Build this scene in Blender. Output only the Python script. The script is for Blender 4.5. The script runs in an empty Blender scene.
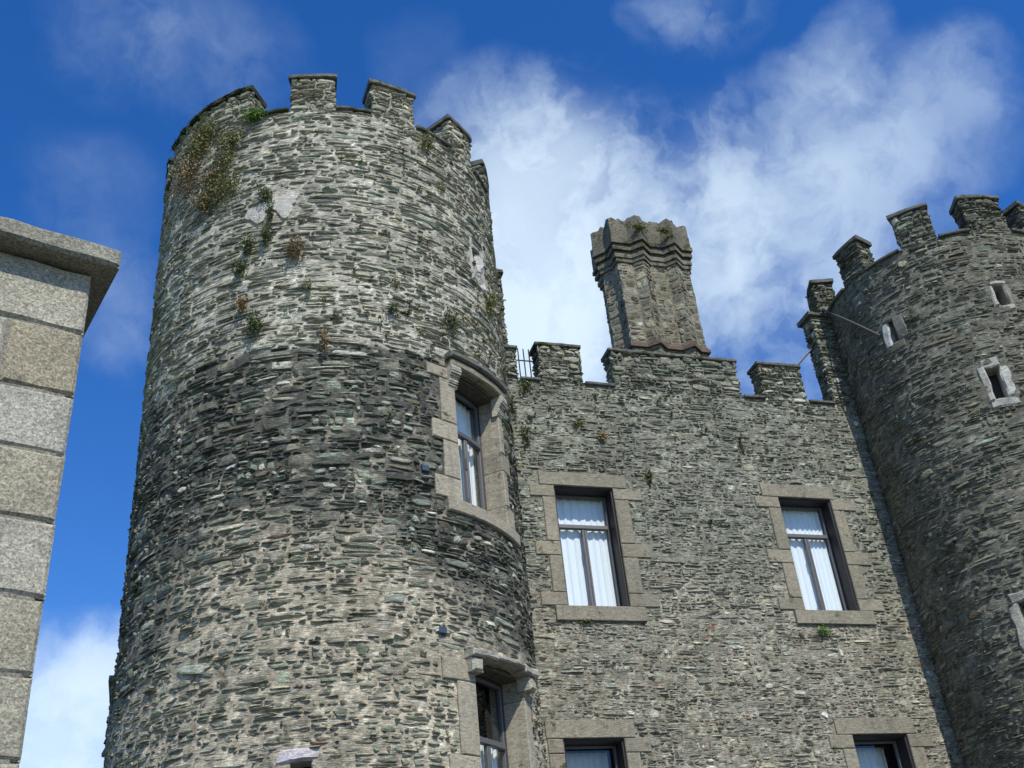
import bpy, math, random
import numpy as np
from mathutils import Matrix, Vector

C = bpy.context.scene.collection
SC = bpy.context.scene
EYE = 1.6
F_PX, PITCH, ROLL, THETA = 1107.11, 0.565297, -0.1048144, 1.23867925

# ------------------------------------------------------------------ camera
cam_d = bpy.data.cameras.new('camera')
cam = bpy.data.objects.new('camera', cam_d); C.objects.link(cam)
cam_d.sensor_width = 36.0; cam_d.lens = 36.0 * F_PX / 1024.0
cam_d.clip_start = 0.05; cam_d.clip_end = 3000
cp, sp, cr, sr = math.cos(PITCH), math.sin(PITCH), math.cos(ROLL), math.sin(ROLL)
R0 = Vector((1, 0, 0)); U0 = Vector((0, -sp, cp)); FW = Vector((0, cp, sp))
RT = R0 * cr + U0 * sr; UP = -R0 * sr + U0 * cr
m3 = Matrix((RT, UP, -FW)).transposed()
cam.matrix_world = Matrix.Translation((0, 0, EYE)) @ m3.to_4x4()
SC.camera = cam
SC.view_settings.view_transform = 'Standard'; SC.view_settings.look = 'None'
SC.view_settings.gamma = 1.0; SC.view_settings.use_curve_mapping = False
SC.view_settings.exposure = 0.32

def ray(px, py):
    x = (px - 512) / F_PX; y = -(py - 384) / F_PX
    return (RT * x + UP * y + FW).normalized()

# ------------------------------------------------------------------ sun and sky
SUN_AZ = math.radians(26)      # to the right of straight behind the camera
SUN_EL = math.radians(49)
to_sun = Vector((math.sin(SUN_AZ) * math.cos(SUN_EL), -math.cos(SUN_AZ) * math.cos(SUN_EL), math.sin(SUN_EL)))
sd = bpy.data.lights.new('sun', 'SUN'); sd.energy = 3.6; sd.angle = math.radians(0.55); sd.color = (1.0, 0.96, 0.86)
sun = bpy.data.objects.new('sun', sd); C.objects.link(sun)
sun.rotation_euler = to_sun.to_track_quat('Z', 'Y').to_euler()

w = bpy.data.worlds.new('World'); SC.world = w; w.use_nodes = True
nt = w.node_tree; nt.nodes.clear()
def N(t, **k):
    n = nt.nodes.new(t)
    for a, b in k.items(): setattr(n, a, b)
    return n
def L(a, b): nt.links.new(a, b)
def math_node(op, a, b=None, c=None, clamp=False):
    n = N('ShaderNodeMath', operation=op); n.use_clamp = clamp
    for i, v in enumerate((a, b, c)):
        if v is None: continue
        if isinstance(v, (int, float)): n.inputs[i].default_value = v
        else: L(v, n.inputs[i])
    return n.outputs[0]
out = N('ShaderNodeOutputWorld'); bg = N('ShaderNodeBackground'); bg.inputs['Strength'].default_value = 0.115
L(bg.outputs[0], out.inputs[0])
sky = N('ShaderNodeTexSky', sky_type='NISHITA'); sky.sun_disc = False
sky.sun_elevation = SUN_EL; sky.sun_rotation = math.pi - SUN_AZ
sky.air_density = 1.0; sky.dust_density = 0.15; sky.ozone_density = 4.0; sky.altitude = 100
hs = N('ShaderNodeHueSaturation'); hs.inputs['Hue'].default_value = 0.512
hs.inputs['Saturation'].default_value = 1.31; hs.inputs['Value'].default_value = 1.25
L(sky.outputs[0], hs.inputs['Color'])
tc = N('ShaderNodeTexCoord')
d_ = tc.outputs['Generated']
def noise(vec, scale, detail=8, rough=0.6, dist=0.0, off=(0, 0, 0)):
    mp = N('ShaderNodeMapping'); mp.inputs['Location'].default_value = off; L(vec, mp.inputs['Vector'])
    n = N('ShaderNodeTexNoise'); n.inputs['Scale'].default_value = scale; n.inputs['Detail'].default_value = detail
    n.inputs['Roughness'].default_value = rough; n.inputs['Distortion'].default_value = dist
    L(mp.outputs[0], n.inputs['Vector']); return n
wn = noise(d_, 6.0, 6, 0.6)
vm = N('ShaderNodeVectorMath', operation='MULTIPLY_ADD'); L(wn.outputs['Color'], vm.inputs[0])
vm.inputs[1].default_value = (0.10,) * 3; L(d_, vm.inputs[2])
vo = N('ShaderNodeVectorMath', operation='SUBTRACT'); L(vm.outputs[0], vo.inputs[0]); vo.inputs[1].default_value = (0.05,) * 3
vw = N('ShaderNodeVectorMath', operation='NORMALIZE'); L(vo.outputs[0], vw.inputs[0])
# where the cloud banks stand in the sky (directions, angular radius in px / focal, density)
BANKS = [(505, 150, 85, .62), (560, 165, 95, .55), (545, 270, 140, 1.1), (505, 335, 120, 1.0), (590, 350, 110, .8), (550, 200, 100, .35), (425, 60, 45, .06),
         (690, 215, 75, .55), (740, 165, 85, .55), (705, 140, 55, .25), (810, 85, 45, .26), (840, 65, 42, .30), (850, 135, 70, .30), (930, 115, 75, .30),
         (970, 80, 50, .22), (880, 190, 75, .30), (800, 230, 95, .45), (700, 270, 80, .45), (800, 320, 100, .6), (865, 15, 34, .22),
         (690, 8, 40, .34), (740, 0, 35, .14), (650, 20, 26, .16),
         (110, 30, 65, .15), (200, 50, 70, .15), (270, 60, 50, .08), (85, 200, 60, .11), (115, 310, 65, .22),
         (75, 712, 75, .75), (60, 785, 110, 1.2), (125, 668, 50, .7), (0, 735, 90, .6)]
acc = None
for px, py, r, s in BANKS:
    dv = ray(px, py); a = r / F_PX * 1.25
    dt = N('ShaderNodeVectorMath', operation='DOT_PRODUCT'); L(vw.outputs[0], dt.inputs[0]); dt.inputs[1].default_value = dv
    mr = N('ShaderNodeMapRange', interpolation_type='SMOOTHSTEP')
    mr.inputs['From Min'].default_value = math.cos(a); mr.inputs['From Max'].default_value = 1.0
    mr.inputs['To Max'].default_value = s; L(dt.outputs['Value'], mr.inputs['Value'])
    acc = mr.outputs[0] if acc is None else math_node('ADD', acc, mr.outputs[0])
# clouds elsewhere in the sky, out of the picture (behind and beside the viewer)
nb = noise(d_, 2.2, 6, 0.6, 0.3, (3.1, 1.7, 0.4))
sep = N('ShaderNodeSeparateXYZ'); L(d_, sep.inputs[0])
behind = N('ShaderNodeMapRange'); behind.inputs['From Min'].default_value = 0.35; behind.inputs['From Max'].default_value = -0.2
behind.inputs['To Max'].default_value = 0.9; L(sep.outputs['Y'], behind.inputs['Value'])
far_c = math_node('MULTIPLY', behind.outputs[0], math_node('MULTIPLY', math_node('SUBTRACT', nb.outputs['Fac'], 0.42, clamp=True), 3.0))
acc = math_node('ADD', acc, far_c)
n1 = noise(vw.outputs[0], 7.0, 10, 0.54, 0.1, (0.3, 0.1, 0.7))
n2 = noise(vw.outputs[0], 26.0, 8, 0.6, 0.2, (2.3, 4.1, 0.7))
nn = math_node('ADD', math_node('MULTIPLY', n1.outputs['Fac'], 0.62), math_node('MULTIPLY', n2.outputs['Fac'], 0.38))
tex = N('ShaderNodeMapRange'); tex.inputs['From Min'].default_value = 0.41; tex.inputs['From Max'].default_value = 0.62
L(nn, tex.inputs['Value'])
den = math_node('MULTIPLY', acc, math_node('MULTIPLY_ADD', acc, 0.26, tex.outputs[0], clamp=True))
den = math_node('SUBTRACT', 1.0, math_node('POWER', 2.718, math_node('MULTIPLY', den, -0.8)))
mixc = N('ShaderNodeMix', data_type='RGBA'); L(den, mixc.inputs['Factor'])
L(hs.outputs[0], mixc.inputs[6]); mixc.inputs[7].default_value = (5.9, 7.1, 8.0, 1)
L(mixc.outputs[2], bg.inputs['Color'])

# ------------------------------------------------------------------ materials
def mat(name):
    m = bpy.data.materials.new(name); m.use_nodes = True
    n = m.node_tree; b = n.nodes['Principled BSDF']; return m, n, b
def nd(n, t, ins=None, **k):
    x = n.nodes.new(t)
    for a, b in k.items(): setattr(x, a, b)
    for a, b in (ins or {}).items():
        if hasattr(b, 'is_output') or isinstance(b, bpy.types.NodeSocket): n.links.new(b, x.inputs[a])
        else: x.inputs[a].default_value = b
    return x
def mixn(n, a, b, f, mode='MIX'):
    x = n.nodes.new('ShaderNodeMix'); x.data_type = 'RGBA'; x.blend_type = mode; x.clamp_result = False
    for i, v in ((0, f), (6, a), (7, b)):
        if isinstance(v, bpy.types.NodeSocket): n.links.new(v, x.inputs[i])
        elif isinstance(v, (int, float)): x.inputs[i].default_value = v
        else: x.inputs[i].default_value = (*v, 1)
    return x.outputs[2]
def ramp(n, v, lo, hi, to0=0.0, to1=1.0):
    return nd(n, 'ShaderNodeMapRange', {'Value': v, 'From Min': lo, 'From Max': hi, 'To Min': to0, 'To Max': to1}).outputs[0]

def stone_mat(name, speck=0.0, strata=1.0, bump=0.5, moss=0.0, var=0.35, speck_col=(.62, .6, .54)):
    """vertex colour (the colour of every single stone) x weathering, lichen specks, split-slate relief"""
    m, n, b = mat(name)
    at = nd(n, 'ShaderNodeAttribute', attribute_name='Col')
    tcn = n.nodes.new('ShaderNodeTexCoord'); v = tcn.outputs['Object']
    flat = nd(n, 'ShaderNodeMapping', {'Vector': v, 'Scale': (1, 1, 4.0)}).outputs[0]
    a1 = nd(n, 'ShaderNodeTexNoise', {'Vector': flat, 'Scale': 13.0, 'Detail': 7.0, 'Roughness': 0.68}).outputs['Fac']
    a2 = nd(n, 'ShaderNodeTexNoise', {'Vector': v, 'Scale': 1.3, 'Detail': 4.0, 'Roughness': 0.6}).outputs['Fac']
    a3 = nd(n, 'ShaderNodeTexNoise', {'Vector': v, 'Scale': 48.0, 'Detail': 4.0, 'Roughness': 0.7}).outputs['Fac']
    k = nd(n, 'ShaderNodeMath', {0: ramp(n, a1, .30, .70, 1 - var * 1.7, 1 + var * 1.7), 1: ramp(n, a2, .3, .7, 1 - var * .5, 1 + var * .5)}, operation='MULTIPLY').outputs[0]
    k = nd(n, 'ShaderNodeMath', {0: k, 1: ramp(n, a3, .3, .7, 1 - var, 1 + var)}, operation='MULTIPLY').outputs[0]
    kc = nd(n, 'ShaderNodeCombineXYZ', {0: k, 1: k, 2: k}).outputs[0]
    col = mixn(n, at.outputs['Color'], kc, 1.0, 'MULTIPLY')
    fl2 = nd(n, 'ShaderNodeMapping', {'Vector': v, 'Scale': (1, 1, 5.5)}).outputs[0]
    ck = nd(n, 'ShaderNodeTexNoise', {'Vector': fl2, 'Scale': 8.5, 'Detail': 6.0, 'Roughness': 0.75, 'Distortion': 0.35}).outputs['Fac']
    if strata > 0.5: col = mixn(n, col, (.028, .028, .024), ramp(n, ck, .40, .32, 0, .6))
    if speck > 0:
        s1 = nd(n, 'ShaderNodeTexNoise', {'Vector': flat, 'Scale': 20.0, 'Detail': 5.0, 'Roughness': 0.78}).outputs['Fac']
        s2 = nd(n, 'ShaderNodeTexNoise', {'Vector': v, 'Scale': 0.9, 'Detail': 2.0}).outputs['Fac']
        f = nd(n, 'ShaderNodeMath', {0: ramp(n, s1, .655 - speck * .14, .71 - speck * .12), 1: ramp(n, s2, .38, .6, .15, 1.0)}, operation='MULTIPLY').outputs[0]
        col = mixn(n, col, speck_col, f)
    if strata < .1:
        sv = nd(n, 'ShaderNodeMapping', {'Vector': v, 'Scale': (7, 7, .7)}).outputs[0]
        sk = nd(n, 'ShaderNodeTexNoise', {'Vector': sv, 'Scale': 1.0, 'Detail': 5.0, 'Roughness': 0.7}).outputs['Fac']
        sg = nd(n, 'ShaderNodeTexNoise', {'Vector': v, 'Scale': 110.0, 'Detail': 2.0}).outputs['Fac']
        col = mixn(n, col, (.075, .07, .055), ramp(n, sk, .54, .75, 0, .4)); col = mixn(n, col, (.05, .048, .04), ramp(n, sg, .60, .74, 0, .35))
    if moss > 0:
        s1 = nd(n, 'ShaderNodeTexNoise', {'Vector': v, 'Scale': 5.0, 'Detail': 6.0, 'Roughness': 0.7}).outputs['Fac']
        col = mixn(n, col, (.036, .046, .014), ramp(n, s1, .62 - moss * .25, .7 - moss * .2, 0, .9))
    n.links.new(col, b.inputs['Base Color'])
    b.inputs['Roughness'].default_value = 0.9; b.inputs['Specular IOR Level'].default_value = 0.25
    st = nd(n, 'ShaderNodeMapping', {'Vector': v, 'Scale': (1, 1, 1 + 5.0 * strata)}).outputs[0]
    h1 = nd(n, 'ShaderNodeTexNoise', {'Vector': st, 'Scale': 9.0, 'Detail': 8.0, 'Roughness': 0.72}).outputs['Fac']
    bp = nd(n, 'ShaderNodeBump', {'Height': h1, 'Strength': bump, 'Distance': 0.05})
    n.links.new(bp.outputs[0], b.inputs['Normal'])
    return m
M_rub = stone_mat('slate_rubble', 0.35, 1.0, 0.75, 0.08)
M_rub_w = stone_mat('slate_rubble_speckled', 0.62, 0.8, 0.8, 0.1)
M_rub_d = stone_mat('dark_slate_rubble', 0.12, 1.0, 0.75, 0.1)
M_cope = stone_mat('slate_coping', 0.2, 0.6, 0.5, 0.4)
M_moss = stone_mat('mossy_coping', 0.0, 0.2, 0.9, 1.3)
M_ash = stone_mat('dressed_sandstone', 0.12, 0.0, 0.3, 0.12, 0.24, (.45, .42, .33))
M_pale = stone_mat('pale_rough_stone', 0.2, 0.0, 0.6, 0.04, 0.25)

def granite_mat():
    m, n, b = mat('granite')
    at = nd(n, 'ShaderNodeAttribute', attribute_name='Col'); v = n.nodes.new('ShaderNodeTexCoord').outputs['Object']
    vo = nd(n, 'ShaderNodeTexVoronoi', {'Vector': v, 'Scale': 120.0, 'Randomness': 1.0})
    g = nd(n, 'ShaderNodeSeparateColor', {0: vo.outputs['Color']}).outputs[0]
    a1 = nd(n, 'ShaderNodeTexNoise', {'Vector': v, 'Scale': 60.0, 'Detail': 6.0, 'Roughness': 0.8}).outputs['Fac']
    a2 = nd(n, 'ShaderNodeTexNoise', {'Vector': v, 'Scale': 4.5, 'Detail': 6.0, 'Roughness': 0.65}).outputs['Fac']
    k = nd(n, 'ShaderNodeMath', {0: ramp(n, g, 0, 1, .62, 1.36), 1: ramp(n, a1, .3, .7, .6, 1.35)}, operation='MULTIPLY').outputs[0]
    k = nd(n, 'ShaderNodeMath', {0: k, 1: ramp(n, a2, .3, .7, .78, 1.2)}, operation='MULTIPLY').outputs[0]
    kc = nd(n, 'ShaderNodeCombineXYZ', {0: k, 1: k, 2: k}).outputs[0]
    col = mixn(n, at.outputs['Color'], kc, 1.0, 'MULTIPLY')
    a4 = nd(n, 'ShaderNodeTexNoise', {'Vector': v, 'Scale': 9.0, 'Detail': 7.0, 'Roughness': 0.75}).outputs['Fac']
    col = mixn(n, col, (.07, .072, .055), ramp(n, a4, .56, .68, 0, .7))
    n.links.new(col, b.inputs['Base Color']); b.inputs['Roughness'].default_value = .85
    h = nd(n, 'ShaderNodeTexNoise', {'Vector': v, 'Scale': 45.0, 'Detail': 8.0, 'Roughness': 0.75}).outputs['Fac']
    bp = nd(n, 'ShaderNodeBump', {'Height': h, 'Strength': 0.85, 'Distance': 0.02}); n.links.new(bp.outputs[0], b.inputs['Normal'])
    return m
M_gran = granite_mat()

def plain(name, col, rough=0.6, metal=0.0, nscale=20, nvar=0.15, bump=0.0):
    m, n, b = mat(name); v = n.nodes.new('ShaderNodeTexCoord').outputs['Object']
    a = nd(n, 'ShaderNodeTexNoise', {'Vector': v, 'Scale': nscale, 'Detail': 5.0, 'Roughness': 0.65}).outputs['Fac']
    k = ramp(n, a, .3, .7, 1 - nvar, 1 + nvar); kc = nd(n, 'ShaderNodeCombineXYZ', {0: k, 1: k, 2: k}).outputs[0]
    n.links.new(mixn(n, col, kc, 1.0, 'MULTIPLY'), b.inputs['Base Color'])
    b.inputs['Roughness'].default_value = rough; b.inputs['Metallic'].default_value = metal
    if bump:
        bp = nd(n, 'ShaderNodeBump', {'Height': a, 'Strength': bump, 'Distance': 0.02}); n.links.new(bp.outputs[0], b.inputs['Normal'])
    return m
M_frame = plain('grey_brown_painted_timber', (.125, .118, .118), .45, 0, 30, .2)
M_frame_shade = plain('shade_toned_painted_timber', (.10, .097, .097), .45, 0, 30, .2)  # frame timber again, colour lowered for tower frames that get less sun
M_lining = plain('timber_lining_and_dark_backing', (.028, .021, .02), .6, 0, 30, .25)
M_curt = plain('white_net_curtain', (.84, .86, .87), .9, 0, 45, .03)
M_iron = plain('painted_iron', (.03, .03, .035), .5, .4, 30, .2)
M_zinc = plain('grey_metal', (.16, .17, .18), .5, .6, 30, .2)
M_plate = plain('blue_grey_plate', (.05, .065, .10), .4, .1, 30, .2)
M_brick = stone_mat('old_red_brick', 0.25, 0.0, 0.6, 0.05, 0.3)
M_roof = plain('lead_roof', (.12, .125, .13), .6, 0, 3, .2)
M_inner = plain('plaster_room', (.18, .17, .15), .9, 0, 5, .1)
M_ground = plain('gravel_yard', (.085, .082, .072), .95, 0, 9, .35, .6)
M_grass = plain('rough_grass', (.06, .085, .03), .95, 0, 2, .4, .6)

def glass_mat():
    m = bpy.data.materials.new('window_glass'); m.use_nodes = True; n = m.node_tree; n.nodes.clear()
    o = n.nodes.new('ShaderNodeOutputMaterial'); tr = nd(n, 'ShaderNodeBsdfTransparent', {'Color': (.90, .94, .95, 1)})
    gl = nd(n, 'ShaderNodeBsdfGlossy', {'Roughness': .02, 'Color': (.9, .95, 1, 1)}); lw = nd(n, 'ShaderNodeLayerWeight', {'Blend': .5})
    pw = nd(n, 'ShaderNodeMath', {0: lw.outputs['Facing'], 1: 4.0}, operation='POWER').outputs[0]
    fr = nd(n, 'ShaderNodeMath', {0: pw, 1: .85, 2: .05}, operation='MULTIPLY_ADD')
    mx = n.nodes.new('ShaderNodeMixShader'); n.links.new(fr.outputs[0], mx.inputs[0]); n.links.new(tr.outputs[0], mx.inputs[1])
    n.links.new(gl.outputs[0], mx.inputs[2]); n.links.new(mx.outputs[0], o.inputs[0]); return m
M_glass = glass_mat()
def leaf_mat():
    m, n, b = mat('wall_foliage'); at = nd(n, 'ShaderNodeAttribute', attribute_name='Col')
    n.links.new(at.outputs['Color'], b.inputs['Base Color']); b.inputs['Roughness'].default_value = .7
    b.inputs['Specular IOR Level'].default_value = .25
    return m
M_leaf = leaf_mat()

# ------------------------------------------------------------------ mesh helpers
rng = np.random.default_rng(7)
class MB:
    def __init__(s): s.v = []; s.l = []; s.c = []; s.col = []; s.n = 0
    def add(s, V, faces, cols):
        """faces: list of (k,m) index arrays"""
        V = np.asarray(V, float).reshape(-1, 3); s.v.append(V)
        cols = np.asarray(cols, float)
        if cols.ndim == 1: cols = np.tile(cols, (len(V), 1))
        s.col.append(cols)
        for F in faces:
            F = np.asarray(F); s.l.append((F + s.n).ravel()); s.c.append(np.full(len(F), F.shape[1]))
        s.n += len(V)
    def obj(s, name, m, parent=None, smooth=False):
        V = np.concatenate(s.v); o = V * 0
        root = parent
        while root is not None and root.parent: root = root.parent
        if root is not None: V = V - np.array(root.location)
        l = np.concatenate(s.l).astype(np.int32); c = np.concatenate(s.c).astype(np.int32)
        me = bpy.data.meshes.new(name)
        me.vertices.add(len(V)); me.vertices.foreach_set('co', V.ravel())
        me.loops.add(len(l)); me.loops.foreach_set('vertex_index', l)
        me.polygons.add(len(c)); me.polygons.foreach_set('loop_start', np.concatenate([[0], np.cumsum(c)[:-1]]).astype(np.int32))
        me.polygons.foreach_set('loop_total', c)
        me.polygons.foreach_set('use_smooth', np.full(len(c), smooth))
        me.update(calc_edges=True)
        a = me.color_attributes.new('Col', 'FLOAT_COLOR', 'POINT')
        cc = np.concatenate(s.col); a.data.foreach_set('color', np.concatenate([cc, np.ones((len(cc), 1))], 1).ravel())
        me.materials.append(m); me.validate()
        ob = bpy.data.objects.new(name, me); C.objects.link(ob)
        if parent is not None: ob.parent = parent
        return ob
def thing(name, label, cat, loc, group=None):
    o = bpy.data.objects.new(name, None); C.objects.link(o); o.location = loc; o.empty_display_size = .3
    o['label'] = label; o['category'] = cat
    if group: o['group'] = group
    bpy.context.view_layer.update(); return o
def tag(o, label, cat, group=None):
    o['label'] = label; o['category'] = cat
    if group: o['group'] = group
    return o

def hash2(ix, iy, seed):
    h = (ix.astype(np.int64) * 374761393 + iy.astype(np.int64) * 668265263 + seed * 1442695041) & 0xffffffff
    h = ((h ^ (h >> 13)) * 1274126177) & 0xffffffff
    return ((h ^ (h >> 16)) & 0xffff) / 65535.0
def vnoise(x, y, seed=0):
    x = np.asarray(x, float); y = np.asarray(y, float)
    ix = np.floor(x); iy = np.floor(y); fx = x - ix; fy = y - iy
    fx = fx * fx * (3 - 2 * fx); fy = fy * fy * (3 - 2 * fy)
    a = hash2(ix, iy, seed); b = hash2(ix + 1, iy, seed); c = hash2(ix, iy + 1, seed); d = hash2(ix + 1, iy + 1, seed)
    return (a + (b - a) * fx) * (1 - fy) + (c + (d - c) * fx) * fy
def fbm(x, y, seed=0, o=4):
    t = 0; amp = .5; s = 0
    for i in range(o):
        t = t + amp * vnoise(np.asarray(x) * 2 ** i, np.asarray(y) * 2 ** i, seed + i * 17); s += amp; amp *= .55
    return t / s

# frames ------------------------------------------------------------
NW = np.array([math.cos(THETA), -math.sin(THETA), 0]); DW = np.array([math.sin(THETA), math.cos(THETA), 0])
D_WALL = 15.0
def stack(u, v, c): return np.broadcast_arrays(np.asarray(u, float), np.asarray(v, float), np.asarray(c, float))
def wall_map(u, v, c):
    u, v, c = stack(u, v, c)
    P = -NW[None] * (D_WALL - c.reshape(-1, 1)) + DW[None] * u.reshape(-1, 1); P[:, 2] = v.ravel() + EYE; return P
def cyl(az_deg, d, R):
    ac = math.radians(az_deg); cen = np.array([math.sin(ac) * d, math.cos(ac) * d])
    e0 = -np.array([math.sin(ac), math.cos(ac)]); er = np.array([math.cos(ac), -math.sin(ac)])
    def f(u, v, c):
        u, v, c = stack(u, v, c); ph = u.ravel() / R
        xy = cen + (R + c.ravel())[:, None] * (np.cos(ph)[:, None] * e0 + np.sin(ph)[:, None] * er)
        return np.concatenate([xy, v.reshape(-1, 1) + EYE], 1)
    f.cen = cen; f.R = R
    return f
def side_map(M, ue, sgn): return lambda a, b, c: (lambda A, B, Cc: M(ue + sgn * Cc, B, -A))(*stack(a, b, c))
def back_map(M, c0): return lambda a, b, c: (lambda A, B, Cc: M(A, B, c0 - Cc))(*stack(a, b, c))
def shift_map(M, du): return lambda a, b, c: M(np.asarray(a, float) + du, b, c)

def block(mb, M, a0, a1, b0, b1, c0, c1, col, bev=.012, seg=None, rough=0.0, jit=0.0):
    """a dressed block in the (a,b,c) space of a surface, chamfered on its outer face"""
    seg = seg or max(1, int((a1 - a0) / .12)) if seg is None else seg
    aa = np.unique(np.concatenate([[a0, a1], np.linspace(a0 + bev, a1 - bev, seg + 1)]))
    nb_ = max(1, int((b1 - b0) / .14)) if rough else 1
    bs = np.linspace(b0 + bev, b1 - bev, nb_ + 1)
    prof = [(b0, c0), (b0, c1 - bev)] + [(b, c1) for b in bs] + [(b1, c1 - bev), (b1, c0)]
    k = len(prof); A = []; B = []; Cc = []
    for i, a in enumerate(aa):
        end = i in (0, len(aa) - 1)
        for b, c in prof:
            A.append(a); B.append(b); Cc.append(c - bev if (end and c == c1) else c)
    A = np.array(A); B = np.array(B); Cc = np.array(Cc)
    if rough:
        s = int(rng.integers(1000)); front = Cc > c1 - 2.5 * bev
        r = (fbm(A * 9 + 31, B * 9 + 17, s) - .5) * 2 * rough
        Cc = Cc + r * front; A = A + (fbm(A * 7, B * 7 + 5, s + 3) - .5) * rough * 1.6; B = B + (fbm(A * 7 + 9, B * 7, s + 5) - .5) * rough * 1.6
    V = M(A, B, Cc); n = len(aa)
    i, j = np.meshgrid(np.arange(n - 1), np.arange(k), indexing='ij'); j2 = (j + 1) % k
    Q = np.stack([i * k + j, i * k + j2, (i + 1) * k + j2, (i + 1) * k + j], -1).reshape(-1, 4)
    ends = [np.arange(k)[None][:, ::-1], (np.arange(k) + (n - 1) * k)[None]]
    mb.add(V, [Q] + ends, np.array(col) * (1 + (rng.random() - .5) * jit))

def layout(u0, u1, v0, v1, hb=(.10, .2), lb=(.22, .6), p_big=.25, p_small=.2, thin=(2, 3)):
    out = []; v = v0
    while v < v1 - .02:
        H = min(rng.uniform(*hb), v1 - v); u = u0 - rng.uniform(0, lb[0])
        if v1 - v - H < .05: H = v1 - v
        while u < u1:
            Ls = rng.uniform(*lb) * (1.0 if rng.random() > .15 else 1.6)
            r = rng.random()
            if r < p_big: out.append((u, u + Ls * .8, v, v + H)); Ls *= .8
            else:
                k = rng.integers(thin[0], thin[1] + 1); hs = np.cumsum(rng.dirichlet([4] * k)) * H; lo = 0
                for hh in hs:
                    x = u
                    while x < u + Ls - .02:
                        w_ = Ls * rng.uniform(.35, 1.0) if rng.random() > p_small else rng.uniform(.06, .14)
                        w_ = min(w_, u + Ls - x)
                        if u + Ls - x - w_ < .05: w_ = u + Ls - x
                        out.append((x, x + w_, v + lo, v + hh)); x += w_
                    lo = hh
            u += Ls
        v += H
    a = np.array(out); a[:, 0] = np.maximum(a[:, 0], u0); a[:, 1] = np.minimum(a[:, 1], u1)
    return a[(a[:, 1] - a[:, 0]) > .03]

def stones(mb, M, cells, colfn, prot=(.002, .026), gap=.012, holes=(), warp=.05, nk=10, tilt=.012, seed=0, keep=1.0, mort=None, smear=.25):
    a = np.array(cells)
    uc = (a[:, 0] + a[:, 1]) / 2; vc = (a[:, 2] + a[:, 3]) / 2; w_ = a[:, 1] - a[:, 0] - gap; h = a[:, 3] - a[:, 2] - gap * .8
    vc = vc + (fbm(uc * .9, vc * .7, 91 + seed, 2) - .5) * warp * 2; 
    ok = (w_ > .02) & (h > .012) & (rng.random(len(uc)) < keep)
    for (x0, x1, y0, y1) in holes:            # dressed stone standing in the wall: trim the rubble to it
        inx = (uc > x0) & (uc < x1) & (vc > y0) & (vc < y1); ok &= ~inx
        l_, r_, b_, t_ = uc - w_ / 2, uc + w_ / 2, vc - h / 2, vc + h / 2
        ov = (r_ > x0) & (l_ < x1) & (t_ > y0) & (b_ < y1) & ~inx
        px = np.where(uc < (x0 + x1) / 2, r_ - x0, x1 - l_); py = np.where(vc < (y0 + y1) / 2, t_ - y0, y1 - b_)
        cx = ov & (px / np.maximum(w_, .01) < py / np.maximum(h, .01)); cy = ov & ~cx
        s = np.where(uc < (x0 + x1) / 2, -1, 1); uc = np.where(cx, uc + s * px / 2, uc); w_ = np.where(cx, w_ - px, w_)
        s = np.where(vc < (y0 + y1) / 2, -1, 1); vc = np.where(cy, vc + s * py / 2, vc); h = np.where(cy, h - py, h)
        ok &= (w_ > .025) & (h > .015)
    uc, vc, w_, h = uc[ok], vc[ok], w_[ok], h[ok]; n = len(uc)
    if not n: return
    th = np.linspace(0, 2 * np.pi, nk, endpoint=False)[None] + rng.uniform(-.22, .22, (n, nk)) + .15
    e = rng.uniform(.42, .85, (n, 1))
    r = rng.uniform(.74, 1.08, (n, nk))
    x = np.sign(np.cos(th)) * np.abs(np.cos(th)) ** e * r; y = np.sign(np.sin(th)) * np.abs(np.sin(th)) ** e * r
    y = y + x * rng.normal(0, .18, (n, 1))
    slope = rng.normal(0, .03, (n, 1)) + (fbm(uc * .6 + 40, vc * .8, 5 + seed, 2)[:, None] - .5) * .06
    X = []; Y = []; Z = []
    p = rng.uniform(prot[0], prot[1], (n, 1)); tx = rng.normal(0, tilt, (n, 1)); ty = rng.normal(-.2 * tilt, tilt * 1.2, (n, 1))
    for sc, dc in ((1.03, None), (.96, -.009), (.72, .0), (0, .003)):
        if sc == 0: xx = rng.normal(0, .1, (n, 1)); yy = rng.normal(0, .12, (n, 1))
        else: xx = x * sc; yy = y * sc
        ux = xx * w_[:, None] / 2; vy = yy * h[:, None] / 2 + ux * slope
        if dc is None: zz = np.full_like(ux, -.05)
        else: zz = p + dc + tx * xx + ty * yy + rng.normal(0, .003, xx.shape)
        X.append(ux + uc[:, None]); Y.append(vy + vc[:, None]); Z.append(zz)
    X, Y, Z = (np.concatenate(q, 1) for q in (X, Y, Z)); K = 3 * nk + 1
    V = M(X.ravel(), Y.ravel(), Z.ravel())
    k = np.arange(nk); k2 = (k + 1) % nk
    q = np.concatenate([np.stack([k + o, k2 + o, k2 + nk + o, k + nk + o], 1) for o in (0, nk)])
    t = np.stack([k + 2 * nk, k2 + 2 * nk, np.full(nk, 3 * nk)], 1)
    off = (np.arange(n) * K)[:, None, None]
    cols = colfn(uc, vc, w_, h)[:, None, :]
    mc = (mort(uc, vc) if mort else cols[:, 0] * .9)[:, None, :]
    sm_ = np.clip(rng.beta(1.0, 1.6, (n, 1)) * smear * 2, 0, .9)
    wt = np.concatenate([np.ones((n, nk)), np.clip(rng.normal(.55, .3, (n, nk)), 0, 1), np.clip(rng.normal(.12, .25, (n, nk)) + sm_, 0, 1), sm_], 1)[:, :, None]
    vcol = (cols * (1 - wt) + mc * wt) * np.exp(rng.normal(0, .10, (n, K, 1)))
    mb.add(V, [(q[None] + off).reshape(-1, 4), (t[None] + off).reshape(-1, 3)], vcol.reshape(-1, 3))

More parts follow.
